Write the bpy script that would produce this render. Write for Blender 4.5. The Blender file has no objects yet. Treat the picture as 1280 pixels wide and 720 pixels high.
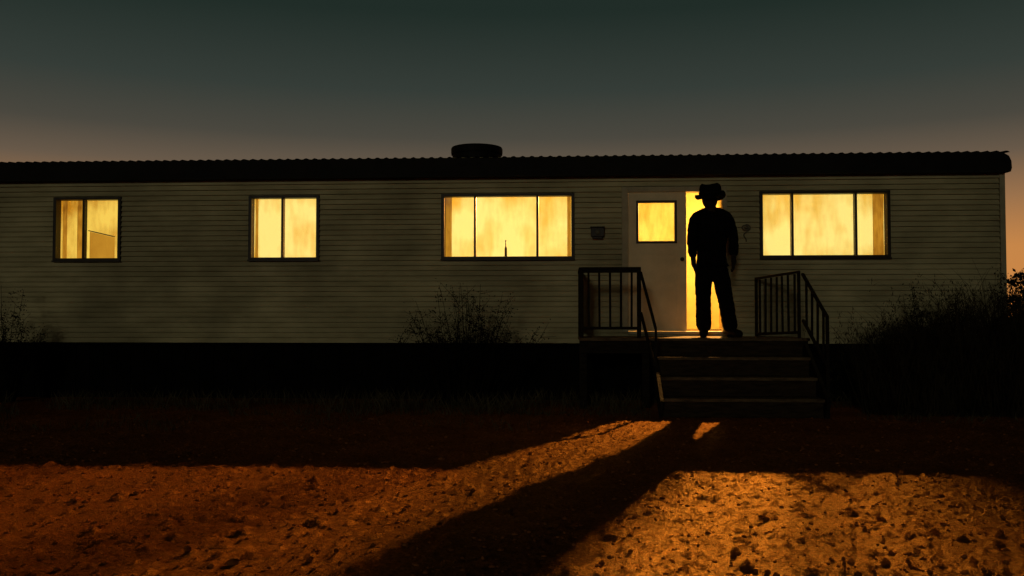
import bpy, bmesh, math, random
from mathutils import Vector, Matrix, noise
random.seed(7)
S = bpy.context.scene
C = S.collection
S.view_settings.view_transform = 'Standard'
S.view_settings.look = 'None'
S.view_settings.exposure = 0
TH = -0.0611
CT, ST = math.cos(TH), math.sin(TH)
def W(u, v, z):
    return Vector((u*CT - v*ST, 12 + u*ST + v*CT, z))

# ------------------------------------------------------------------ materials
def newmat(name):
    m = bpy.data.materials.new(name); m.use_nodes = True
    nt = m.node_tree; nt.nodes.clear()
    out = nt.nodes.new('ShaderNodeOutputMaterial')
    return m, nt, out
def rgb(c): return (c[0], c[1], c[2], 1)
def mat(name, c1, c2, scale=4, rough=.7, bump=0, bscale=30, stretch=(1,1,1), spec=.3, metal=0, lo=.35, hi=.65, patch=0):
    m, nt, out = newmat(name)
    N = nt.nodes.new; L = nt.links.new
    p = N('ShaderNodeBsdfPrincipled')
    tc = N('ShaderNodeTexCoord'); mp = N('ShaderNodeMapping'); mp.inputs['Scale'].default_value = stretch
    L(tc.outputs['Object'], mp.inputs['Vector'])
    n = N('ShaderNodeTexNoise'); n.inputs['Scale'].default_value = scale; n.inputs['Detail'].default_value = 8
    n.inputs['Roughness'].default_value = .65
    L(mp.outputs[0], n.inputs['Vector'])
    r = N('ShaderNodeValToRGB')
    r.color_ramp.elements[0].position = lo; r.color_ramp.elements[0].color = rgb(c1)
    r.color_ramp.elements[1].position = hi; r.color_ramp.elements[1].color = rgb(c2)
    L(n.outputs[0], r.inputs[0]); col = r.outputs[0]
    if patch:
        n3 = N('ShaderNodeTexNoise'); n3.inputs['Scale'].default_value = .8; n3.inputs['Detail'].default_value = 7
        L(tc.outputs['Object'], n3.inputs['Vector'])
        r3 = N('ShaderNodeValToRGB'); r3.color_ramp.elements[0].position = .36; r3.color_ramp.elements[0].color = (1-patch,1-patch,1-patch,1); r3.color_ramp.elements[1].position = .60
        L(n3.outputs[0], r3.inputs[0])
        mx = N('ShaderNodeMixRGB'); mx.blend_type = 'MULTIPLY'; mx.inputs[0].default_value = 1
        L(col, mx.inputs[1]); L(r3.outputs[0], mx.inputs[2]); col = mx.outputs[0]
    L(col, p.inputs['Base Color'])
    p.inputs['Roughness'].default_value = rough; p.inputs['Metallic'].default_value = metal
    p.inputs['Specular IOR Level'].default_value = spec
    if bump:
        n2 = N('ShaderNodeTexNoise'); n2.inputs['Scale'].default_value = bscale; n2.inputs['Detail'].default_value = 6
        L(mp.outputs[0], n2.inputs['Vector'])
        b = N('ShaderNodeBump'); b.inputs['Strength'].default_value = bump; b.inputs['Distance'].default_value = .02
        L(n2.outputs[0], b.inputs['Height']); L(b.outputs[0], p.inputs['Normal'])
    L(p.outputs[0], out.inputs[0])
    return m
def glowmat(name, c1, c2, strength, trans, fold=22, low=.45, edge=.5):  # lamp glow of the windows is painted in as surface emission
    m, nt, out = newmat(name)
    N = nt.nodes.new; L = nt.links.new
    tc = N('ShaderNodeTexCoord'); mp = N('ShaderNodeMapping'); mp.inputs['Scale'].default_value = (1, 1, .25)
    L(tc.outputs['Object'], mp.inputs['Vector'])
    n = N('ShaderNodeTexNoise'); n.inputs['Scale'].default_value = fold; n.inputs['Detail'].default_value = 3
    L(mp.outputs[0], n.inputs['Vector'])
    n2 = N('ShaderNodeTexNoise'); n2.inputs['Scale'].default_value = 1.8; n2.inputs['Detail'].default_value = 3
    L(tc.outputs['Object'], n2.inputs['Vector'])
    def mth(op, a, b=None, c=None):
        q = N('ShaderNodeMath'); q.operation = op
        for i, s in enumerate((a, b, c)):
            if s is None: continue
            if isinstance(s, (int, float)): q.inputs[i].default_value = s
            else: L(s, q.inputs[i])
        return q.outputs[0]
    f = mth('MULTIPLY_ADD', n.outputs[0], .35, mth('MULTIPLY', n2.outputs[0], .65))
    sp = N('ShaderNodeSeparateXYZ'); L(tc.outputs['Generated'], sp.inputs[0])
    dx = mth('SUBTRACT', sp.outputs['X'], .5); dz = mth('SUBTRACT', sp.outputs['Z'], .48)
    d = mth('ADD', mth('MULTIPLY', dx, dx), mth('MULTIPLY', dz, dz))
    f = mth('MULTIPLY_ADD', d, -edge, f)  # painted hot centre: emission drops towards the edges
    r = N('ShaderNodeValToRGB')
    r.color_ramp.elements[0].position = low-.17; r.color_ramp.elements[0].color = rgb(c1)
    r.color_ramp.elements[1].position = low+.10; r.color_ramp.elements[1].color = rgb(c2)
    L(f, r.inputs[0])
    e = N('ShaderNodeEmission'); e.inputs['Strength'].default_value = strength
    L(r.outputs[0], e.inputs['Color'])
    if trans > 0:
        t = N('ShaderNodeBsdfTransparent'); t.inputs[0].default_value = (trans, trans, trans, 1)
        a = N('ShaderNodeAddShader'); L(t.outputs[0], a.inputs[0]); L(e.outputs[0], a.inputs[1]); L(a.outputs[0], out.inputs[0])
    else:
        L(e.outputs[0], out.inputs[0])
    return m
M = {}
M['siding'] = mat('weathered_cream_siding', (.38,.34,.19), (.56,.505,.295), 2.2, .65, .10, 14, (.5,1,2.2), .12, patch=.36)
M['trim'] = mat('cream_trim', (.30,.27,.17), (.40,.36,.23), 6, .6)
M['door'] = mat('warm_cream_door_paint', (.55,.46,.27), (.67,.565,.34), 3, .5)
M['frame'] = mat('dark_brown_frame', (.014,.009,.006), (.03,.02,.012), 8, .5)
M['roof'] = mat('dark_metal_roof', (.004,.004,.0035), (.010,.009,.007), 3, .7, .1, 20, (1,1,1), .15)
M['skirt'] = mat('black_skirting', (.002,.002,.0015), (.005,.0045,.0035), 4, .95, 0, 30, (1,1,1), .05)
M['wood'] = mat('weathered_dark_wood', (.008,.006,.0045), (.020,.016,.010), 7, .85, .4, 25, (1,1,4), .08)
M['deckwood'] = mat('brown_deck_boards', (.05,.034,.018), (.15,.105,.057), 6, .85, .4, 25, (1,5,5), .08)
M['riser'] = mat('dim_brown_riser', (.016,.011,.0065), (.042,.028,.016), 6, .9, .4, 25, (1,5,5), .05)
M['inner'] = mat('warm_interior_paint', (.62,.52,.24), (.75,.64,.30), 2, .8)
M['floor'] = mat('interior_floor', (.12,.08,.05), (.2,.13,.08), 4, .6)
M['sheer'] = glowmat('sheer_curtain', (.52,.21,.011), (1.0,.66,.100), .98, .4, 14, .42, .52)
M['blind'] = glowmat('pale_blind', (.76,.37,.022), (1.0,.80,.22), 1.05, .4, 9, .385, .60)
M['drape'] = glowmat('amber_drape', (.24,.08,.005), (.62,.27,.020), .9, 0, 30, .48, .1)
M['carton'] = glowmat('self_glow_carton', (.42,.17,.012), (.62,.29,.025), .95, 0, 5, .45, .1)  # light behind the box is painted as its own emission
M['dark'] = mat('dark_object', (.015,.011,.007), (.03,.023,.015), 8, .5)
M['faint'] = mat('weathered_grey_plastic', (.09,.082,.055), (.14,.125,.085), 8, .6)
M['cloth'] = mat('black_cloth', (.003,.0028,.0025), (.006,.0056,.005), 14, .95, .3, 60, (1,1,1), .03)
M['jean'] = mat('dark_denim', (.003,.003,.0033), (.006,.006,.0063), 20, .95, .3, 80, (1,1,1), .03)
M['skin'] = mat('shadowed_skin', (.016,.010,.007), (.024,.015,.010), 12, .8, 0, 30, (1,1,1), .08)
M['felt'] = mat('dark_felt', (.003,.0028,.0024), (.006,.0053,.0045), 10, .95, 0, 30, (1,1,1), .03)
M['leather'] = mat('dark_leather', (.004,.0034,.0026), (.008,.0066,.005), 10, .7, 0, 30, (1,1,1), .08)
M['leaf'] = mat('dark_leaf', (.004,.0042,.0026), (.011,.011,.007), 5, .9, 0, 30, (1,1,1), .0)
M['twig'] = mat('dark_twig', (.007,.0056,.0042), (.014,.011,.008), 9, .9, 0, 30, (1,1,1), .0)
M['grass'] = mat('dry_grass', (.014,.0115,.006), (.042,.032,.016), 3, .9, 0, 30, (1,1,1), .0)
M['weeds'] = mat('dim_weeds', (.035,.028,.014), (.10,.080,.038), 3, .9, 0, 30, (1,1,1), .0)
M['gravel'] = mat('dirt_clods', (.11,.036,.010), (.32,.112,.032), 3, .9, .4, 40, (1,1,1), .0)
def glassmat():
    m, nt, out = newmat('window_glass'); N = nt.nodes.new; L = nt.links.new
    t = N('ShaderNodeBsdfTransparent'); g = N('ShaderNodeBsdfGlossy'); g.inputs['Roughness'].default_value = .05
    x = N('ShaderNodeMixShader'); x.inputs[0].default_value = .04
    L(t.outputs[0], x.inputs[1]); L(g.outputs[0], x.inputs[2]); L(x.outputs[0], out.inputs[0]); return m
M['glass'] = glassmat()
def groundmat():
    m, nt, out = newmat('red_dirt'); N = nt.nodes.new; L = nt.links.new
    p = N('ShaderNodeBsdfDiffuse'); p.inputs['Roughness'].default_value = .6; tc = N('ShaderNodeTexCoord')
    n = N('ShaderNodeTexNoise'); n.inputs['Scale'].default_value = 1.3; n.inputs['Detail'].default_value = 10; n.inputs['Roughness'].default_value = .7
    L(tc.outputs['Object'], n.inputs['Vector'])
    r = N('ShaderNodeValToRGB'); e = r.color_ramp.elements
    e[0].position = .32; e[0].color = (.14,.040,.0108,1); e[1].position = .68; e[1].color = (.36,.116,.032,1)
    L(n.outputs[0], r.inputs[0])
    n3 = N('ShaderNodeTexNoise'); n3.inputs['Scale'].default_value = 44; n3.inputs['Detail'].default_value = 9; n3.inputs['Roughness'].default_value = .75
    L(tc.outputs['Object'], n3.inputs['Vector'])
    r3 = N('ShaderNodeValToRGB'); r3.color_ramp.elements[0].position = .38; r3.color_ramp.elements[0].color = (.22,.22,.22,1); r3.color_ramp.elements[1].position = .58
    L(n3.outputs[0], r3.inputs[0])
    mx = N('ShaderNodeMixRGB'); mx.blend_type = 'MULTIPLY'; mx.inputs[0].default_value = .9
    L(r.outputs[0], mx.inputs[1]); L(r3.outputs[0], mx.inputs[2]); L(mx.outputs[0], p.inputs['Color'])
    n2 = N('ShaderNodeTexNoise'); n2.inputs['Scale'].default_value = 38; n2.inputs['Detail'].default_value = 12; n2.inputs['Roughness'].default_value = .8
    L(tc.outputs['Object'], n2.inputs['Vector'])
    b = N('ShaderNodeBump'); b.inputs['Strength'].default_value = 1.0; b.inputs['Distance'].default_value = .05
    L(n2.outputs[0], b.inputs['Height']); L(b.outputs[0], p.inputs['Normal'])
    gl = N('ShaderNodeBsdfGlossy'); gl.inputs['Roughness'].default_value = .45; gl.inputs['Color'].default_value = (.85,.45,.13,1); L(b.outputs[0], gl.inputs['Normal'])
    ms = N('ShaderNodeMixShader'); ms.inputs[0].default_value = .045
    L(p.outputs[0], ms.inputs[1]); L(gl.outputs[0], ms.inputs[2]); L(ms.outputs[0], out.inputs[0]); return m
M['ground'] = groundmat()

# ------------------------------------------------------------------ helpers
def obj(name, bm, m, parent=None, smooth=False, bevel=0):
    me = bpy.data.meshes.new(name); bm.to_mesh(me); bm.free()
    if smooth:
        for p in me.polygons: p.use_smooth = True
    o = bpy.data.objects.new(name, me); me.materials.append(M[m] if isinstance(m, str) else m)
    C.objects.link(o); o.parent = parent
    if bevel:
        b = o.modifiers.new('bevel', 'BEVEL'); b.width = bevel; b.segments = 2; b.limit_method = 'ANGLE'
    return o
def thing(name, label, cat, loc=(0,0,0), rz=0, group=None):
    o = bpy.data.objects.new(name, None); C.objects.link(o); o.empty_display_size = .2
    o.location = loc; o.rotation_euler = (0,0,rz); o['label'] = label; o['category'] = cat
    if group: o['group'] = group
    return o
def box(bm, x0, x1, y0, y1, z0, z1):
    vs = [bm.verts.new((x,y,z)) for z in (z0,z1) for y in (y0,y1) for x in (x0,x1)]
    for f in ((0,2,3,1),(4,5,7,6),(0,1,5,4),(2,6,7,3),(0,4,6,2),(1,3,7,5)):
        bm.faces.new([vs[i] for i in f])
def B(*args):
    bm = bmesh.new(); box(bm, *args); return bm
def beam(bm, a, b, w, h):
    a = Vector(a); b = Vector(b); d = (b-a).normalized()
    up = Vector((0,0,1)) if abs(d.z) < .95 else Vector((0,1,0))
    s = d.cross(up).normalized(); t = s.cross(d).normalized()
    vs = [bm.verts.new(p + s*i*w/2 + t*j*h/2) for p in (a,b) for j in (-1,1) for i in (-1,1)]
    for f in ((0,1,3,2),(4,6,7,5),(0,4,5,1),(2,3,7,6),(0,2,6,4),(1,5,7,3)):
        bm.faces.new([vs[i] for i in f])
def tube(bm, pts, radii, n=6):
    rings = []
    for i, p in enumerate(pts):
        p = Vector(p)
        d = Vector(pts[min(i+1,len(pts)-1)]) - Vector(pts[max(i-1,0)]); d.normalize()
        ref = Vector((1,0,0)) if abs(d.x) < .9 else Vector((0,1,0))
        s = d.cross(ref).normalized(); t = d.cross(s)
        rings.append([bm.verts.new(p + (s*math.cos(k*2*math.pi/n) + t*math.sin(k*2*math.pi/n))*radii[i]) for k in range(n)])
    for a, b in zip(rings, rings[1:]):
        for k in range(n):
            bm.faces.new((a[k], a[(k+1)%n], b[(k+1)%n], b[k]))
    bm.faces.new(rings[0][::-1]); bm.faces.new(rings[-1])
def lathe(bm, prof, n=24, cx=0, cy=0):
    rings = [[bm.verts.new((cx+r*math.cos(k*2*math.pi/n), cy+r*math.sin(k*2*math.pi/n), z)) for k in range(n)] for r, z in prof]
    for a, b in zip(rings, rings[1:]):
        for k in range(n): bm.faces.new((a[k], a[(k+1)%n], b[(k+1)%n], b[k]))
    bm.faces.new(rings[0][::-1]); bm.faces.new(rings[-1])

# ------------------------------------------------------------------ ground
def axis(lo, hi, step, far):
    a = []; x = lo; g = step
    left = []
    while x > -far:
        g *= 1.5; x -= g; left.append(x)
    a = left[::-1]
    n = int((hi-lo)/step)
    a += [lo + i*(hi-lo)/n for i in range(n+1)]
    x = hi; g = step
    while x < far:
        g *= 1.5; x += g; a.append(x)
    return a
def gh(x, y):
    fx = max(0, min(1, (6.5-abs(x))/1.0)); fy = max(0, min(1, (y-1.8)/.6)) * max(0, min(1, (12-y)/1.5))
    f = fx*fy
    if f <= 0: return 0
    q = Vector((x, y, 0))
    h = .008*noise.noise(q*.8) + .006*noise.noise(q*2.3+Vector((5,3,0))) + .006*noise.noise(q*6.1)
    h += .036*max(0, noise.noise(q*9.7+Vector((9,1,2)))-.26) + .050*max(0, noise.noise(q*17+Vector((2,7,2)))-.20)
    h += .013*noise.noise(q*25+Vector((1,8,2)))
    return h*f
XS = axis(-6.6, 6.6, .03, 700); YS = axis(1.8, 12.2, .03, 700)
vs = [(x, y, gh(x, y)) for y in YS for x in XS]
nx = len(XS)
fs = [(j*nx+i, j*nx+i+1, (j+1)*nx+i+1, (j+1)*nx+i) for j in range(len(YS)-1) for i in range(nx-1)]
me = bpy.data.meshes.new('ground'); me.from_pydata(vs, [], fs); me.materials.append(M['ground'])
for p in me.polygons: p.use_smooth = True
g = bpy.data.objects.new('ground', me); C.objects.link(g); g['kind'] = 'structure'

# loose clods and pebbles
bm = bmesh.new()
ico = bmesh.new(); bmesh.ops.create_icosphere(ico, subdivisions=1, radius=1)
iv = [v.co.copy() for v in ico.verts]; ifc = [[v.index for v in f.verts] for f in ico.faces]; ico.free()
for k in range(7500):
    y = 3.2 + 6.6*random.random()**1.2; x = (random.random()*2-1)*(y*.62+.4)
    r = .003 + .011*random.random()**2.5
    if random.random() < .02: r *= 2.0
    sc = Vector((r*random.uniform(.8,1.5), r*random.uniform(.8,1.5), r*random.uniform(.5,.95)))
    off = Vector((random.random()*50, 0, 0)); z = gh(x, y)
    nv = [bm.verts.new((x+c.x*sc.x*(1+.4*noise.noise(c*1.3+off)), y+c.y*sc.y*(1+.4*noise.noise(c*1.5+off)), z+r*.2+c.z*sc.z)) for c in iv]
    for f in ifc: bm.faces.new([nv[i] for i in f])
o = obj('gravel', bm, 'gravel'); o['kind'] = 'stuff'; o['label'] = 'loose pebbles and dirt clods strewn over the red dirt yard'; o['category'] = 'gravel'

# ------------------------------------------------------------------ mobile home
home = thing('mobile_home', 'long cream mobile home with dark roof and glowing yellow windows', 'mobile home', (0,12,0), TH)
UL, UR = -10.6, 6.546
Z0, Z1 = .78, 3.06
SILL, HEAD = 1.945, 2.82
WIN = [(-6.507,-5.548), (-3.679,-2.701), (-.963,.844), (3.366,5.063)]
DOOR = (1.562, 2.865, .93, 2.85)
OPEN = [(a,b,SILL,HEAD) for a,b in WIN] + [DOOR]
def wall_sheet(bm, yfun, rows):
    for z0, z1, zr in rows:
        cuts = sorted([(a,b) for a,b,c,d in OPEN if c < (z0+z1)/2 < d])
        x = UL; segs = []
        for a, b in cuts: segs.append((x,a)); x = b
        segs.append((x, UR))
        for a, b in segs:
            n = max(1, int((b-a)/1.0))
            for i in range(n):
                p, q = a+(b-a)*i/n, a+(b-a)*(i+1)/n
                v = [bm.verts.new((p,yfun(z0,zr),z0)), bm.verts.new((q,yfun(z0,zr),z0)), bm.verts.new((q,yfun(z1,zr),z1)), bm.verts.new((p,yfun(z1,zr),z1))]
                bm.faces.new(v)
                if abs(z0-zr) < 1e-6:
                    w = [bm.verts.new((p,.004,z0)), bm.verts.new((q,.004,z0)), bm.verts.new((q,yfun(z0,zr),z0)), bm.verts.new((p,yfun(z0,zr),z0))]
                    bm.faces.new(w)
LAP = .0713
zb = []
z = Z0
while z < Z1-1e-6:
    top = min(z+LAP, Z1); cuts = [z] + sorted([c for c in {SILL,HEAD,DOOR[2],DOOR[3]} if z < c < top]) + [top]
    for a, b in zip(cuts, cuts[1:]): zb.append((a, b, z))
    z = top
bm = bmesh.new(); wall_sheet(bm, lambda z, zr: -.036*(1-(z-zr)/LAP), zb)
obj('siding', bm, 'siding', home)
bm = bmesh.new()
zs = sorted({Z0, SILL, HEAD, DOOR[2], DOOR[3], Z1+.3}); wall_sheet(bm, lambda z, zr: .09, [(a,b,-9) for a,b in zip(zs, zs[1:])])
obj('inner_wall', bm, 'inner', home)
# shell
def rz_(v): return 3.315 + .085*(v+.17)
bm = bmesh.new(); box(bm, UL, UR, 4.5, 4.6, Z0, 3.68); obj('back_wall', bm, 'inner', home)
def endwall(u0, u1):
    bm = bmesh.new()
    a = [bm.verts.new((u0,v,z)) for v,z in ((.1,Z0),(4.5,Z0),(4.5,3.68),(.1,3.30))]; b = [bm.verts.new((u1,v,z)) for v,z in ((.1,Z0),(4.5,Z0),(4.5,3.68),(.1,3.30))]
    bm.faces.new(a[::-1]); bm.faces.new(b)
    for i in range(4): bm.faces.new((a[i], a[(i+1)%4], b[(i+1)%4], b[i]))
    return bm
obj('end_wall', endwall(UR-.06, UR-.002), 'siding', home); obj('end_wall', endwall(UL+.002, UL+.06), 'siding', home)
obj('floor', B(UL+.06, UR-.06, .1, 4.5, .86, .925), 'floor', home)
obj('hall_baffle_wall', B(1.9, 4.30, 3.0, 3.06, .926, 3.5), 'inner', home)  # hall back wall, placed to keep the ceiling lamps off the doorway
obj('hall_baffle_wall', B(3.33, 3.36, .092, 2.999, .926, 3.3), 'inner', home)  # partition added to block the hall lamp from the right window
obj('corner_trim', B(UR-.05, UR+.02, -.048, .02, Z0-.01, Z1), 'trim', home, bevel=.006)
obj('base_trim', B(UL, UR, -.03, .03, Z0-.03, Z0-.002), 'skirt', home)
bm = bmesh.new()
x = UL+.05
while x < UR-.1:
    box(bm, x, x+.14, .05, .07, 0, Z0-.03); box(bm, x+.14, x+.2, .062, .08, 0, Z0-.03); x += .2
box(bm, UR-.12, UR-.1, .07, 4.5, 0, Z0-.03)
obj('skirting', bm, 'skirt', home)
# roof
bm = bmesh.new()
n = 600; u0, u1 = UL-.1, UR+.03
rows = []
for v in (-.17, 2.2, 4.75):
    rows.append([bm.verts.new((u0+(u1-u0)*i/n, v, rz_(v) + .014*math.sin(2*math.pi*(u0+(u1-u0)*i/n)/.125))) for i in range(n+1)])
for a, b in zip(rows, rows[1:]):
    for i in range(n): bm.faces.new((a[i], a[i+1], b[i+1], b[i]))
roof = obj('roof', bm, 'roof', home)
def fascia(v0, v1):
    bm = bmesh.new()
    outline = [(UL-.1,3.06),(UR+.04,3.05),(UR+.055,3.10),(UR+.05,3.19),(UR+.02,3.26),(UR-.05,3.30),(UR-.15,3.312),(UL-.1,3.312)]
    f = [bm.verts.new((x,v0,z)) for x, z in outline]; b = [bm.verts.new((x,v1,z)) for x, z in outline]
    bm.faces.new(f); bm.faces.new(b[::-1])
    for i in range(len(f)):
        j = (i+1) % len(f); bm.faces.new((f[j], f[i], b[i], b[j]))
    return bm
obj('fascia', fascia(-.16, -.05), 'roof', roof)
obj('soffit', B(UL, UR-.05, -.049, .089, 3.064, 3.10), 'roof', roof)
bm = bmesh.new()
a = [bm.verts.new((UR-.04,v,z)) for v,z in ((-.048,3.055),(4.7,3.055),(4.7,3.66),(-.048,3.255))]; b = [bm.verts.new((UR+.05,v,z)) for v,z in ((-.048,3.055),(4.7,3.055),(4.7,3.66),(-.048,3.255))]
bm.faces.new(a[::-1]); bm.faces.new(b)
for i in range(4): bm.faces.new((a[i], a[(i+1)%4], b[(i+1)%4], b[i]))
obj('gable_trim', bm, 'roof', roof)
bm = bmesh.new()
lathe(bm, [(.375,3.40),(.375,3.61),(.392,3.615),(.396,3.64),(.396,3.70),(.385,3.725),(.30,3.738),(.12,3.742)], 28, -.62, 1.3)
vent = obj('roof_cooler', bm, 'roof', home, bevel=0)

# windows
def wavy(a, b, v, z0, z1, amp, per):
    bm = bmesh.new(); n = max(8, int((b-a)/.02)); prev = None
    for i in range(n+1):
        u = a+(b-a)*i/n; y = v + amp*math.sin(u*2*math.pi/per) + amp*.5*math.sin(u*2*math.pi/per*2.3+1)
        c = [bm.verts.new((u, y, z0+(z1-z0)*k/2)) for k in range(3)]
        if prev:
            for k in range(2): bm.faces.new((prev[k], c[k], c[k+1], prev[k+1]))
        prev = c
    return bm
def window(a, b, mull, label, sheer, drapes):
    bm = bmesh.new(); t = .030
    box(bm, a-.014, a+t, -.045, .085, SILL-.014, HEAD+.014); box(bm, b-t, b+.014, -.045, .085, SILL-.014, HEAD+.014)
    box(bm, a+t, b-t, -.044, .084, HEAD-.022, HEAD+.013); box(bm, a+t, b-t, -.044, .084, SILL-.013, SILL+.022)
    for u in mull: box(bm, u-.016, u+.016, -.03, .05, SILL+.022, HEAD-.022)
    w = obj('window', bm, 'frame', home, bevel=.004); w['label'] = label
    obj('sill', B(a-.02, b+.02, -.06, -.046, SILL-.034, SILL-.008), 'frame', w, bevel=.004)
    obj('pane', B(a+t, b-t, .004, .008, SILL+.022, HEAD-.022), 'glass', w)
    obj('curtain', wavy(a-.05, b+.05, .16, SILL-.1, HEAD+.1, .008, .16), sheer, w, True)
    for p, q in drapes:
        obj('drape', wavy(p, q, .125, SILL-.08, HEAD+.08, .012, .07), 'drape', w, True)
window(*WIN[0], [-6.085], 'two pane window with drawn amber drapes', 'sheer', [(-6.25,-6.12),(-6.47,-6.42)])
window(*WIN[1], [-3.215], 'plain two pane glowing window', 'blind', [(-3.65,-3.61)])
window(*WIN[2], [-.51,.35], 'wide three pane window left of the door', 'blind', [(-.94,-.85),(.76,.81)])
window(*WIN[3], [3.79,4.63], 'wide three pane window right of the door', 'blind', [(4.90,5.04)])

# door leaf (closed) and door frame
bm = bmesh.new()
a, b, c, d = DOOR
box(bm, a-.06, a+.025, -.055, .088, c, d+.06); box(bm, b-.012, b+.05, -.055, .088, c, d+.06); box(bm, a+.025, b-.012, -.054, .087, d-.012, d+.059)
box(bm, a+.025, b-.012, -.07, .087, c-.03, c+.012)
obj('door_frame', bm, 'trim', home, bevel=.004)
l0, l1, lb, lt = a+.028, 2.372, c+.015, d-.015
g0, g1, gb, gt = 1.712, 2.232, 2.152, 2.708
bm = bmesh.new()
box(bm, l0, g0, -.025, .025, lb, lt); box(bm, g1, l1, -.025, .025, lb, lt)
box(bm, g0, g1, -.0245, .0245, lb, gb); box(bm, g0, g1, -.0245, .0245, gt, lt)
for zz0, zz1 in ((1.1,1.5),(1.6,2.0)):
    box(bm, l0+.12, l1-.12, -.031, -.0255, zz0, zz0+.02); box(bm, l0+.12, l1-.12, -.031, -.0255, zz1-.02, zz1)
    box(bm, l0+.12, l0+.14, -.031, -.0255, zz0+.02, zz1-.02); box(bm, l1-.14, l1-.12, -.031, -.0255, zz0+.02, zz1-.02)
door = obj('door', bm, 'door', home); door['label'] = 'cream door leaf with a small glowing window'
bm = bmesh.new()
box(bm, g0-.015, g0+.016, -.04, .03, gb-.015, gt+.015); box(bm, g1-.016, g1+.015, -.04, .03, gb-.015, gt+.015)
box(bm, g0+.016, g1-.016, -.039, .029, gt-.016, gt+.014); box(bm, g0+.016, g1-.016, -.039, .029, gb-.014, gb+.016)
obj('window_frame', bm, 'frame', door, bevel=.004)
obj('pane', B(g0+.016, g1-.016, -.004, .004, gb+.016, gt-.016), 'glass', door)
obj('curtain', wavy(g0-.02, g1+.02, .045, gb-.03, gt+.03, .005, .12), 'sheer', door, True)
bm = bmesh.new(); tube(bm, [(l1-.06,-.026,1.92),(l1-.06,-.05,1.92),(l1-.06,-.06,1.92),(l1-.06,-.085,1.92)], [.026,.013,.028,.024], 12)
obj('handle', bm, 'dark', door, True)
# wall box left of the door, curled iron ornament right of it
bm = bmesh.new(); box(bm, 1.08, 1.26, -.10, -.02, 2.23, 2.35); box(bm, 1.07, 1.27, -.11, -.02, 2.351, 2.365); box(bm, 1.10, 1.24, -.09, -.02, 2.20, 2.229)
mb = obj('wall_box', bm, 'dark', home, bevel=.006)
bm = bmesh.new(); tube(bm, [(1.17,-.101,2.29),(1.17,-.115,2.29),(1.17,-.122,2.29)], [.035,.035,.025], 16); obj('dial', bm, 'faint', mb, True)
bm = bmesh.new(); pts = []
for i in range(40):
    t = i/39; a = t*3.4*math.pi; r = .085*(1-.75*t)
    pts.append((3.16 + r*math.sin(a)*.8, -.055-.006*math.sin(9*t), 2.30 + .085 - .085*t*0.2 - r*(1-math.cos(a))*.55))
tube(bm, pts, [.009]*40, 6)
pts = [(3.16 + .05*math.sin(i*.42)*(1-i/22), -.055, 2.36 - i*.011) for i in range(20)]
tube(bm, pts, [.008]*20, 6)
obj('wall_ornament', bm, 'faint', home, True)

# things standing on window sills inside
t = thing('bottle', 'slim dark bottle on the sill of the wide window left of the door', 'bottle', W(-.09,.07,SILL+.0), TH)
bm = bmesh.new(); lathe(bm, [(.016,.024),(.018,.027),(.018,.14),(.008,.17),(.007,.235)], 12); obj('glass_body', bm, 'dark', t, True)
bm = bmesh.new(); lathe(bm, [(.009,.236),(.009,.255)], 10); obj('cap', bm, 'dark', t)
t = thing('carton', 'tan box with a painted backlit glow standing inside the far left window', 'box', W(-5.86,.075,SILL+.024), TH)
bm = bmesh.new()
f = [bm.verts.new(p) for p in ((-.17,-.03,0),(.17,-.03,0),(.17,-.03,.30),(-.17,-.03,.38))]; b = [bm.verts.new(p) for p in ((-.17,.03,0),(.17,.03,0),(.17,.03,.30),(-.17,.03,.38))]
bm.faces.new(f); bm.faces.new(b[::-1])
for i in range(4): bm.faces.new((f[(i+1)%4], f[i], b[i], b[(i+1)%4]))
obj('carton_body', bm, 'carton', t, bevel=.004)
bm = bmesh.new(); beam(bm, (-.178,-.02,.395), (.178,-.02,.312), .07, .012); obj('lid', bm, 'dark', t)

# ------------------------------------------------------------------ porch
PO = (2.3, -.7)
porch = thing('porch', 'weathered dark wooden porch with steps and railings at the door', 'porch', W(PO[0],PO[1],0), TH)
def P(u, v, z): return (u-PO[0], v-PO[1], z)
def PB(bm, u0, u1, v0, v1, z0, z1): box(bm, u0-PO[0], u1-PO[0], v0-PO[1], v1-PO[1], z0, z1)
DZ = .88; VF = -1.15
bm = bmesh.new()
k = -.1
while k > VF+.02:
    PB(bm, .90, 3.70, k-.125, k, DZ-.035, DZ + random.uniform(-.003,.001)); k -= .132
deck = obj('deck', bm, 'deckwood', porch, bevel=.004)
bm = bmesh.new(); PB(bm, .92, 3.68, VF+.02, VF+.06, DZ-.19, DZ-.036); PB(bm, .92, .96, VF+.06, -.1, DZ-.19, DZ-.036); PB(bm, 3.64, 3.68, VF+.06, -.1, DZ-.19, DZ-.036)
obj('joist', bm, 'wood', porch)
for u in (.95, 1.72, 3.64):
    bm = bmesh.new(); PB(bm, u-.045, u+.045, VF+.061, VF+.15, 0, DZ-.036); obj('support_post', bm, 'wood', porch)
for i in range(3):
    zt = DZ-.22*(i+1); v = VF-.02-.28*i
    bm = bmesh.new(); PB(bm, 1.82, 3.62, v-.14, v-.005, zt-.035, zt); PB(bm, 1.82, 3.62, v-.29, v-.15, zt-.035, zt+.001)
    obj('tread', bm, 'deckwood', porch, bevel=.004)
for i in range(4):
    zt = DZ-.22*i; v = VF+.0-.28*i
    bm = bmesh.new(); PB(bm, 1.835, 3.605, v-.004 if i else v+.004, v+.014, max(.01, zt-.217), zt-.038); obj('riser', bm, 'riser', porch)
for u in (1.79, 3.62):
    bm = bmesh.new(); beam(bm, P(u+.015, VF+.02, DZ-.16), P(u+.015, VF-.92, .10), .04, .24); obj('stringer', bm, 'wood', porch)
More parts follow.
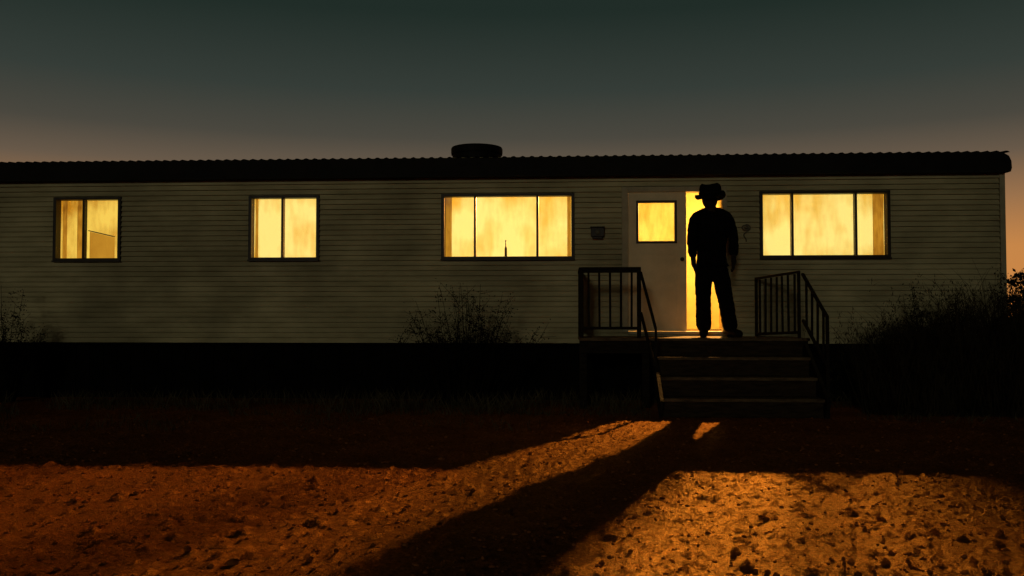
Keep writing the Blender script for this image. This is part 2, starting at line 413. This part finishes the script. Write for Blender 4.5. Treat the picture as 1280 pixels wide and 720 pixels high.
def railing(a, b, posts, nb, name='railing', drop=.74, wid=.06, pw=.05, bw=.026, board=True):
    bm = bmesh.new(); A = Vector(P(*a)); Bv = Vector(P(*b))
    beam(bm, A-Vector((0,0,drop)), Bv-Vector((0,0,drop)), .03, .035)
    r = obj('railing', bm, 'wood', porch, bevel=.004)
    bm = bmesh.new(); beam(bm, A, Bv, wid, .03); obj('handrail', bm, 'wood', r, bevel=.004)
    if board:
        bm = bmesh.new(); beam(bm, A-Vector((0,0,.036)), Bv-Vector((0,0,.036)), .028, .038); obj('rail_board', bm, 'wood', r)
    for f, zb_ in posts:
        p = A.lerp(Bv, f); bm = bmesh.new(); beam(bm, (p.x,p.y,zb_), (p.x,p.y,p.z+.015), pw, pw); obj('post', bm, 'wood', r, bevel=.005)
    for i in range(nb):
        p = A.lerp(Bv, (i+.7)/(nb+.4)); bm = bmesh.new()
        beam(bm, (p.x,p.y,p.z-drop), (p.x+random.uniform(-.006,.006),p.y,p.z-.02), bw, bw); obj('baluster', bm, 'wood', r)
    return r
HT = DZ+.86
railing((.93,VF+.04,HT), (1.64,VF+.04,HT), [(0,DZ),(1,DZ)], 5)
railing((.93,-.12,HT), (.93,VF+.10,HT), [(0,DZ)], 5)
railing((3.28,-.12,HT-.09), (3.58,VF+.04,HT-.05), [(0,DZ),(1,DZ)], 7, wid=.035, pw=.036, bw=.024, board=False)
railing((1.66,VF+.02,HT-.05), (1.79,VF-.48,HT-.74), [(1,.40)], 0, drop=.50, wid=.03, pw=.028, board=False)
railing((3.60,VF-.06,HT-.08), (3.67,VF-.80,HT-.60), [(1,0)], 4, drop=.56, wid=.035, pw=.036, bw=.024, board=False)

# ------------------------------------------------------------------ person
def skinmesh(verts, edges, root=0, sub=2, flat=None):
    me = bpy.data.meshes.new('tmp'); me.from_pydata([v[:3] for v in verts], edges, [])
    o = bpy.data.objects.new('tmp', me); C.objects.link(o)
    o.modifiers.new('skin', 'SKIN')
    for i, v in enumerate(verts):
        s = me.skin_vertices[0].data[i]; s.radius = (v[3], v[3]); s.use_root = (i == root)
    m = o.modifiers.new('sub', 'SUBSURF'); m.levels = sub; m.render_levels = sub
    dg = bpy.context.evaluated_depsgraph_get(); dg.update()
    res = bpy.data.meshes.new_from_object(o.evaluated_get(dg))
    bpy.data.objects.remove(o); bm = bmesh.new(); bm.from_mesh(res); bpy.data.meshes.remove(res)
    if flat:
        for v in bm.verts:
            ax = abs(v.co.x); w = max(0, min(1, (.24-ax)/.07))
            if flat[0] < v.co.z < flat[1]: v.co.y = .01 + (v.co.y-.01)*(1-(1-flat[2])*w)
    bm.normal_update()
    return bm
def crease(bm, amp, sc, seed):
    # cloth folds: push the surface in and out along its normals
    for v in bm.verts:
        q = Vector((v.co.x*sc, v.co.y*sc, v.co.z*sc*1.8)) + Vector((seed,0,0))
        v.co += v.normal*amp*(noise.noise(q) + .5*noise.noise(q*2.1))
    bm.normal_update()
    return bm
MX, MY = 2.53, 11.05
man = thing('person', 'person in a brimmed hat and dark clothes standing on the porch', 'person', (MX, MY, DZ))
man.scale = (1.05, 1.05, 1.05)
def arm_pts(s, r0, r1, r2):
    if s < 0: return [(-.210,.01,1.425,r0),(-.232,.03,1.18,r1),(-.228,-.03,.95,r2)]
    return [(.210,.01,1.440,r0),(.276,.05,1.20,r1),(.256,-.03,.97,r2)]
# body
V = [(0,.01,.95,.13),(0,.01,1.15,.12),(0,.01,1.34,.15),(0,.01,1.46,.085),(-.005,0,1.54,.064),(-.012,-.01,1.63,.070)]
E = [(0,1),(1,2),(2,3),(3,4),(4,5)]
def add(v, par):
    V.append(v); E.append((par, len(V)-1)); return len(V)-1
for s in (-1, 1):
    pts = arm_pts(s, .056, .042, .034)
    i = add(pts[0], 3); i = add(pts[1], i); i = add(pts[2], i)
    wx, wy, wz = pts[2][:3]
    pm = add((wx, wy-.012, wz-.055, .034), i)
    kn = add((wx, wy-.02, wz-.09, .029), pm)
    for q, (dy, ln) in enumerate(((-.034,.075),(-.012,.085),(.010,.08),(.030,.062))):
        f = add((wx-s*.004, wy-.02+dy, wz-.105, .0105), kn)
        f = add((wx-s*.014, wy-.026+dy*1.1, wz-.105-ln*.55, .0098), f)
        f = add((wx-s*.034, wy-.028+dy*1.1, wz-.105-ln, .0085), f)
    th = add((wx-s*.012, wy-.048, wz-.06, .013), pm); th = add((wx-s*.02, wy-.066, wz-.10, .011), th); add((wx-s*.026, wy-.068, wz-.13, .0095), th)
    if s < 0: leg = [(-.09,.01,.86,.09),(-.104,-.005,.48,.060),(-.095,.03,.10,.045),(-.11,-.10,.045,.04),(-.12,-.17,.035,.03)]
    else: leg = [(.09,.01,.86,.09),(.160,-.01,.48,.060),(.230,.03,.10,.045),(.25,-.10,.045,.04),(.265,-.17,.035,.03)]
    p = 0
    for L_ in leg: p = add(L_, p)
bm = skinmesh(V, E, 0, 2, (.85,1.50,.72))
# head
hb = bmesh.new(); bmesh.ops.create_uvsphere(hb, u_segments=32, v_segments=24, radius=1)
for v in hb.verts:
    c = v.co; x, y, z = c.x, c.y, c.z
    sx, sy, sz = .088, .106, .122
    w = 1 - .18*max(0, -z)**1.4
    nx_, ny_, nz_ = x*sx*w, y*sy*(1-.12*max(0,-z)), z*sz
    if y < 0:
        fr = max(0, -y)
        nose = math.exp(-(x/.16)**2)*math.exp(-((z+.12)/.20)**2)
        ny_ -= .026*nose*fr
        eye = math.exp(-((abs(x)-.40)/.17)**2)*math.exp(-((z-.08)/.13)**2); ny_ += .010*eye
        ny_ -= .007*math.exp(-((z-.27)/.10)**2)*fr
        ny_ -= .006*math.exp(-((z+.46)/.07)**2)*math.exp(-(x/.3)**2) ; ny_ += .006*math.exp(-((z+.56)/.04)**2)*math.exp(-(x/.3)**2)
        ny_ -= .012*math.exp(-((z+.82)/.15)**2)*math.exp(-(x/.35)**2)
    v.co = (nx_, ny_, nz_)
for s in (-1, 1):
    r = bmesh.ops.create_uvsphere(hb, u_segments=10, v_segments=8, radius=1)
    for v in r['verts']: v.co = Vector((s*.087+v.co.x*.010, .012+v.co.y*.020, -.004+v.co.z*.033))
HY = math.radians(-48)
R = Matrix.Translation((-.022,-.022,1.655)) @ Matrix.Rotation(HY, 4, 'Z') @ Matrix.Rotation(math.radians(9), 4, 'X')
hb.transform(R)
tm = bpy.data.meshes.new('h'); hb.to_mesh(tm); hb.free(); bm.from_mesh(tm); bpy.data.meshes.remove(tm)
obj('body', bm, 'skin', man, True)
# hat
HM = Matrix.Translation((-.016,-.016,1.708)) @ Matrix.Rotation(HY, 4, 'Z') @ Matrix.Rotation(math.radians(6), 4, 'X') @ Matrix.Rotation(math.radians(2), 4, 'Y')
bm = bmesh.new(); n = 56
prof = [(.112,-.008,0),(.136,-.018,.2),(.158,-.026,.6),(.174,-.028,.95),(.181,-.014,1),(.177,.004,1),(.158,.002,.6),(.142,.012,.2),(.129,.018,0),(.130,.055,0),(.128,.095,0),(.119,.126,0),(.097,.143,0),(.045,.122,0),(.006,.110,0)]
rings = []
for r, z, w in prof:
    ring = []
    for k in range(n):
        a = 2*math.pi*k/n; x, y = r*math.cos(a), r*math.sin(a)*1.05
        side = abs(math.cos(a))**2
        zz = z + .034*w*side - .024*w*(abs(math.sin(a))**2) + .012*w*math.sin(3*a+.7) + .009*w*math.sin(5*a+2)
        if w == 0 and z > .03:
            pinch = 1 - .15*max(0, -math.sin(a))*((z-.03)/.1)
            x *= pinch; zz -= .018*max(0, math.sin(a))*(z/.13) - .008*math.sin(2*a+.6)*(z/.13); x *= 1+.05*math.sin(3*a+1); y *= 1+.04*math.sin(4*a)
        ring.append(bm.verts.new((x, y, zz)))
    rings.append(ring)
for a, b in zip(rings, rings[1:]):
    for k in range(n): bm.faces.new((a[k], a[(k+1)%n], b[(k+1)%n], b[k]))
bm.faces.new(rings[-1])
bm.transform(HM)
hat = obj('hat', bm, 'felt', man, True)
bm = bmesh.new(); lathe(bm, [(.1325,.020),(.1330,.045)], 32)
for v in bm.verts: v.co.y *= 1.05
bm.transform(HM)
obj('hat_band', bm, 'leather', hat, True)
# shirt
V = [(.001,.01,.85,.188),(-.003,.01,1.03,.182),(0,.01,1.20,.190),(0,.01,1.37,.194),(0,.01,1.48,.140),(-.006,0,1.56,.092)]
E = [(0,1),(1,2),(2,3),(3,4),(4,5)]
for s in (-1, 1):
    p = 4
    a0 = arm_pts(s, .080, .066, .056)
    p = add((s*.122,.01,1.474 if s > 0 else 1.462,.092), p)
    for q in a0: p = add(q, p)
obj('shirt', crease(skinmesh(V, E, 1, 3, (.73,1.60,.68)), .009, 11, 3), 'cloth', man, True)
# trousers
V = [(.004,.01,.98,.160),(.004,.01,.87,.174)]; E = [(0,1)]
for s in (-1, 1):
    p = 1
    L_ = [(-.102,.01,.75,.116),(-.106,-.012,.47,.099),(-.100,.01,.22,.096),(-.096,.02,.055,.102)] if s < 0 else [(.108,.01,.75,.116),(.158,-.012,.47,.099),(.206,.01,.22,.096),(.231,.02,.055,.102)]
    for q in L_: p = add(q, p)
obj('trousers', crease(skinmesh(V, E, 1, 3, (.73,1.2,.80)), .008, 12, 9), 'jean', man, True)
for s, px_, tx in ((-1,-.096,-.14),(1,.231,.285)):
    V = [(px_,.03,.16,.062),(px_,.03,.075,.058),(px_*.6+tx*.4,-.06,.055,.056),(tx,-.15,.045,.052),(tx*1.02,-.20,.038,.038)]; E = [(0,1),(1,2),(2,3),(3,4)]
    bb = skinmesh(V, E, 0, 2)
    for v in bb.verts: v.co.z = max(v.co.z, .008)
    bt = obj('boot', bb, 'leather', man, True)
    bm = bmesh.new(); lathe(bm, [(.040,.0005),(.044,.03)], 14, px_, .045); obj('heel', bm, 'leather', bt)

# ------------------------------------------------------------------ plants
def shrub(loc, w, d, h, nstem, nleaf, label, upright=.3, leaf=.035, rz=None):
    t = thing('shrub', label, 'shrub', loc, random.random()*6 if rz is None else rz)
    bs = bmesh.new(); bl = bmesh.new(); tips = []
    for k in range(nstem):
        a = random.random()*2*math.pi; r = math.sqrt(random.random())
        tip = Vector((math.cos(a)*r*w/2, math.sin(a)*r*d/2, h*random.uniform(.45,1)*(1-.35*r*r)))
        base = Vector((tip.x*upright*.5, tip.y*upright*.5, -.02)); mid = base.lerp(tip, .5) + Vector((random.uniform(-.06,.06), random.uniform(-.06,.06), .06*h))
        tube(bs, [base, mid, tip], [.005+.003*h, .0045, .002], 5); tips.append((base, mid, tip))
        for q in range(7):
            f = random.uniform(.3,.95); s0 = base.lerp(mid, f*2) if f < .5 else mid.lerp(tip, f*2-1)
            e0 = s0 + Vector((random.uniform(-.2,.2), random.uniform(-.2,.2), random.uniform(.0,.22)))*max(1,h*.5)
            tube(bs, [s0, e0], [.0035, .0015], 4); tips.append((s0, s0.lerp(e0,.5), e0))
    for k in range(nleaf):
        b, m_, t_ = random.choice(tips); f = random.random()**.6
        p = b.lerp(m_, f*2) if f < .5 else m_.lerp(t_, f*2-1)
        if p.z < .08: p.z = .08 + random.random()*.2
        g_ = .035*max(1, h*.55)
        p = p + Vector((random.gauss(0,g_), random.gauss(0,g_), random.gauss(0,g_)))
        dr = Vector((random.gauss(0,1), random.gauss(0,1), random.gauss(.3,.8))).normalized(); sd = dr.cross(Vector((random.gauss(0,1), random.gauss(0,1), random.gauss(0,1)))).normalized()
        ln = leaf*random.uniform(.6,1.5); wd = ln*.28
        q = [bl.verts.new(p), bl.verts.new(p+dr*ln*.5+sd*wd), bl.verts.new(p+dr*ln), bl.verts.new(p+dr*ln*.5-sd*wd)]
        bl.faces.new(q)
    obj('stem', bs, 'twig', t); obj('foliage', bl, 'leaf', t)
    return t
def grass_clump(loc, w, d, h, n, label):
    t = thing('grass_clump', label, 'tall grass', loc)
    bb = bmesh.new(); bp = bmesh.new()
    for k in range(n):
        a = random.random()*6.283; r = math.sqrt(random.random()); b = Vector((math.cos(a)*r*w/2, math.sin(a)*r*d/2, -.02))
        hh = h*random.uniform(.4,1)*(1-.25*r); ln = Vector((random.gauss(0,.20)+.1*math.cos(a), random.gauss(0,.2), 1)).normalized()
        bend = Vector((random.gauss(0,.18), random.gauss(0,.18), 0))*hh
        s = Vector((random.gauss(0,1), random.gauss(0,1), 0)).normalized()*random.uniform(.002,.005)
        pts = [b, b+ln*hh*.45+bend*.2, b+ln*hh*.8+bend*.65, b+ln*hh+bend*1.15-Vector((0,0,.08*hh))]
        ws = [1, .9, .6, .1]; pv = None
        for p_, w_ in zip(pts, ws):
            cv = (bb.verts.new(p_-s*w_), bb.verts.new(p_+s*w_))
            if pv: bb.faces.new((pv[0], pv[1], cv[1], cv[0]))
            pv = cv
        if random.random() < .30:
            for q in range(8):
                p_ = pts[3] + Vector((random.gauss(0,.014), random.gauss(0,.014), -random.random()*.16))
                e_ = p_ + Vector((random.gauss(0,.02), random.gauss(0,.02), .04)); s2 = Vector((random.gauss(0,1), random.gauss(0,1), 0)).normalized()*.005
                bp.faces.new((bp.verts.new(p_-s2), bp.verts.new(p_+s2), bp.verts.new(e_)))
    obj('blade', bb, 'grass', t); obj('seed_head', bp, 'grass', t)
    return t
shrub((-6.75,11.75,0), 1.2, .6, 1.66, 30, 2800, 'thin dark shrub against the siding at the left end of the home', leaf=.025)
shrub((-.62,11.35,0), 2.1, .7, 1.62, 85, 6800, 'wide twiggy dark shrub below the wide window left of the porch', upright=.8, rz=-.06, leaf=.025)
shrub((5.25,10.9,0), 1.6, .9, 1.70, 54, 11000, 'dense dark bush below the window right of the steps', leaf=.026)
shrub((6.35,10.6,0), 1.6, 1.0, 1.95, 60, 15000, 'tall dense dark bush at the right end of the home', leaf=.026)
shrub((15.2,24,0), 4.0, 2.5, 3.0, 40, 6000, 'far shrub on the skyline past the right end of the home', leaf=.12)
grass_clump((4.75,10.35,0), 1.2, .7, 1.62, 1500, 'clump of tall dry grass nearest the steps, in front of the dark bush')
grass_clump((5.65,10.2,0), 1.4, .7, 2.10, 2300, 'tall dry grass between the two dark bushes right of the steps')
grass_clump((7.32,12.55,0), 1.2, .9, 2.25, 1500, 'tallest dry grass with seed heads against the sky past the right corner')
# dry grass and weeds
bm = bmesh.new()
for k in range(13000):
    if random.random() < .7: y = random.uniform(10.1, 11.75)
    else: y = random.uniform(8.7, 10.4)
    x = random.uniform(-8, 8)
    if noise.noise(Vector((x*.9, y*1.4, 3))) < -.05: continue
    if 1.6 < x < 3.9 and y < 11: continue
    if .3 < x < 2.6 and y < 9.7: continue
    h = random.uniform(.04,.26)*(1 if y > 10.2 else .45); a = random.random()*6.28; l = Vector((random.gauss(0,.35), random.gauss(0,.35), 1))*h
    s = Vector((math.cos(a), math.sin(a), 0))*.004; p = Vector((x, y, gh(x,y)-.01))
    bm.faces.new([bm.verts.new(p-s), bm.verts.new(p+s), bm.verts.new(p+l*.6+s*.7+Vector((0,0,.01))), bm.verts.new(p+l)])
o = obj('grass', bm, 'weeds'); o['kind'] = 'stuff'; o['label'] = 'dry grass and weeds along the foot of the mobile home'; o['category'] = 'grass'

# ------------------------------------------------------------------ sky
w = bpy.data.worlds.new('World'); S.world = w; w.use_nodes = True
nt = w.node_tree; nt.nodes.clear(); N = nt.nodes.new; L = nt.links.new
out = N('ShaderNodeOutputWorld'); bg = N('ShaderNodeBackground'); tc = N('ShaderNodeTexCoord'); sp = N('ShaderNodeSeparateXYZ')
L(tc.outputs['Generated'], sp.inputs[0])
r = N('ShaderNodeValToRGB'); cr = r.color_ramp
stops = [(0,(.60,.23,.055)),(.07,(.56,.235,.066)),(.12,(.32,.165,.072)),(.165,(.135,.098,.066)),(.20,(.068,.063,.049)),(.25,(.036,.046,.039)),(.33,(.0150,.0258,.0210)),(1,(.004,.007,.006))]
cr.elements[0].position = 0; cr.elements[0].color = rgb(stops[0][1]); cr.elements[1].position = 1; cr.elements[1].color = rgb(stops[-1][1])
for p, c in stops[1:-1]:
    e = cr.elements.new(p); e.color = rgb(c)
# the afterglow is in the north, behind the home; the sky behind the viewer is already dark
mr = N('ShaderNodeMapRange'); mr.inputs['From Min'].default_value = .3; mr.inputs['From Max'].default_value = .82; mr.inputs['To Min'].default_value = .06; mr.inputs['To Max'].default_value = 1
L(sp.outputs['Y'], mr.inputs['Value'])
L(sp.outputs['Z'], r.inputs[0]); L(r.outputs[0], bg.inputs[0]); L(mr.outputs[0], bg.inputs[1]); L(bg.outputs[0], out.inputs[0])

# ------------------------------------------------------------------ lights
def lamp(kind, name, loc, target, power, col, **kw):
    l = bpy.data.lights.new(name, kind); l.energy = power; l.color = col
    for k, v in kw.items(): setattr(l, k, v)
    o = bpy.data.objects.new(name, l); C.objects.link(o); o.location = loc
    o.rotation_euler = (Vector(target)-Vector(loc)).to_track_quat('-Z', 'Y').to_euler()
    return o
lamp('SPOT', 'hall_lamp', W(3.15,1.7,2.90), W(1.3,-4.5,0), 3500, (1.0,.47,.11), spot_size=math.radians(75), spot_blend=.3, shadow_soft_size=.02)
lamp('POINT', 'room_lamp', W(3.1,1.9,2.6), (0,0,0), 70, (1.0,.72,.20), shadow_soft_size=.08)
lamp('AREA', 'ceiling_lamp', W(1.37,4.33,3.55), W(-.25,0,2.38), 540, (1.0,.36,.070), shape='RECTANGLE', size=.34, size_y=.03, spread=math.radians(60))
lamp('AREA', 'ceiling_lamp', W(4.81,4.33,3.55), W(3.42,0,2.29), 225, (1.0,.52,.115), shape='RECTANGLE', size=.22, size_y=.03, spread=math.radians(24))
lamp('SUN', 'front_fill', (0,-20,10), (0,-20,10), .19, (1.0,.95,.70), angle=math.radians(7)).rotation_euler = Vector((.25,1,-.20)).to_track_quat('-Z','Y').to_euler()  # weak directional fill from behind the viewer, added to brighten the siding

# ------------------------------------------------------------------ camera
cd = bpy.data.cameras.new('camera'); co = bpy.data.objects.new('camera', cd); C.objects.link(co)
co.location = (0,0,1.15); co.rotation_euler = (math.radians(90+1.835), 0, 0)
cd.sensor_width = 36; cd.lens = 1092/1280*36; cd.clip_end = 2000; cd.clip_start = .05
S.camera = co
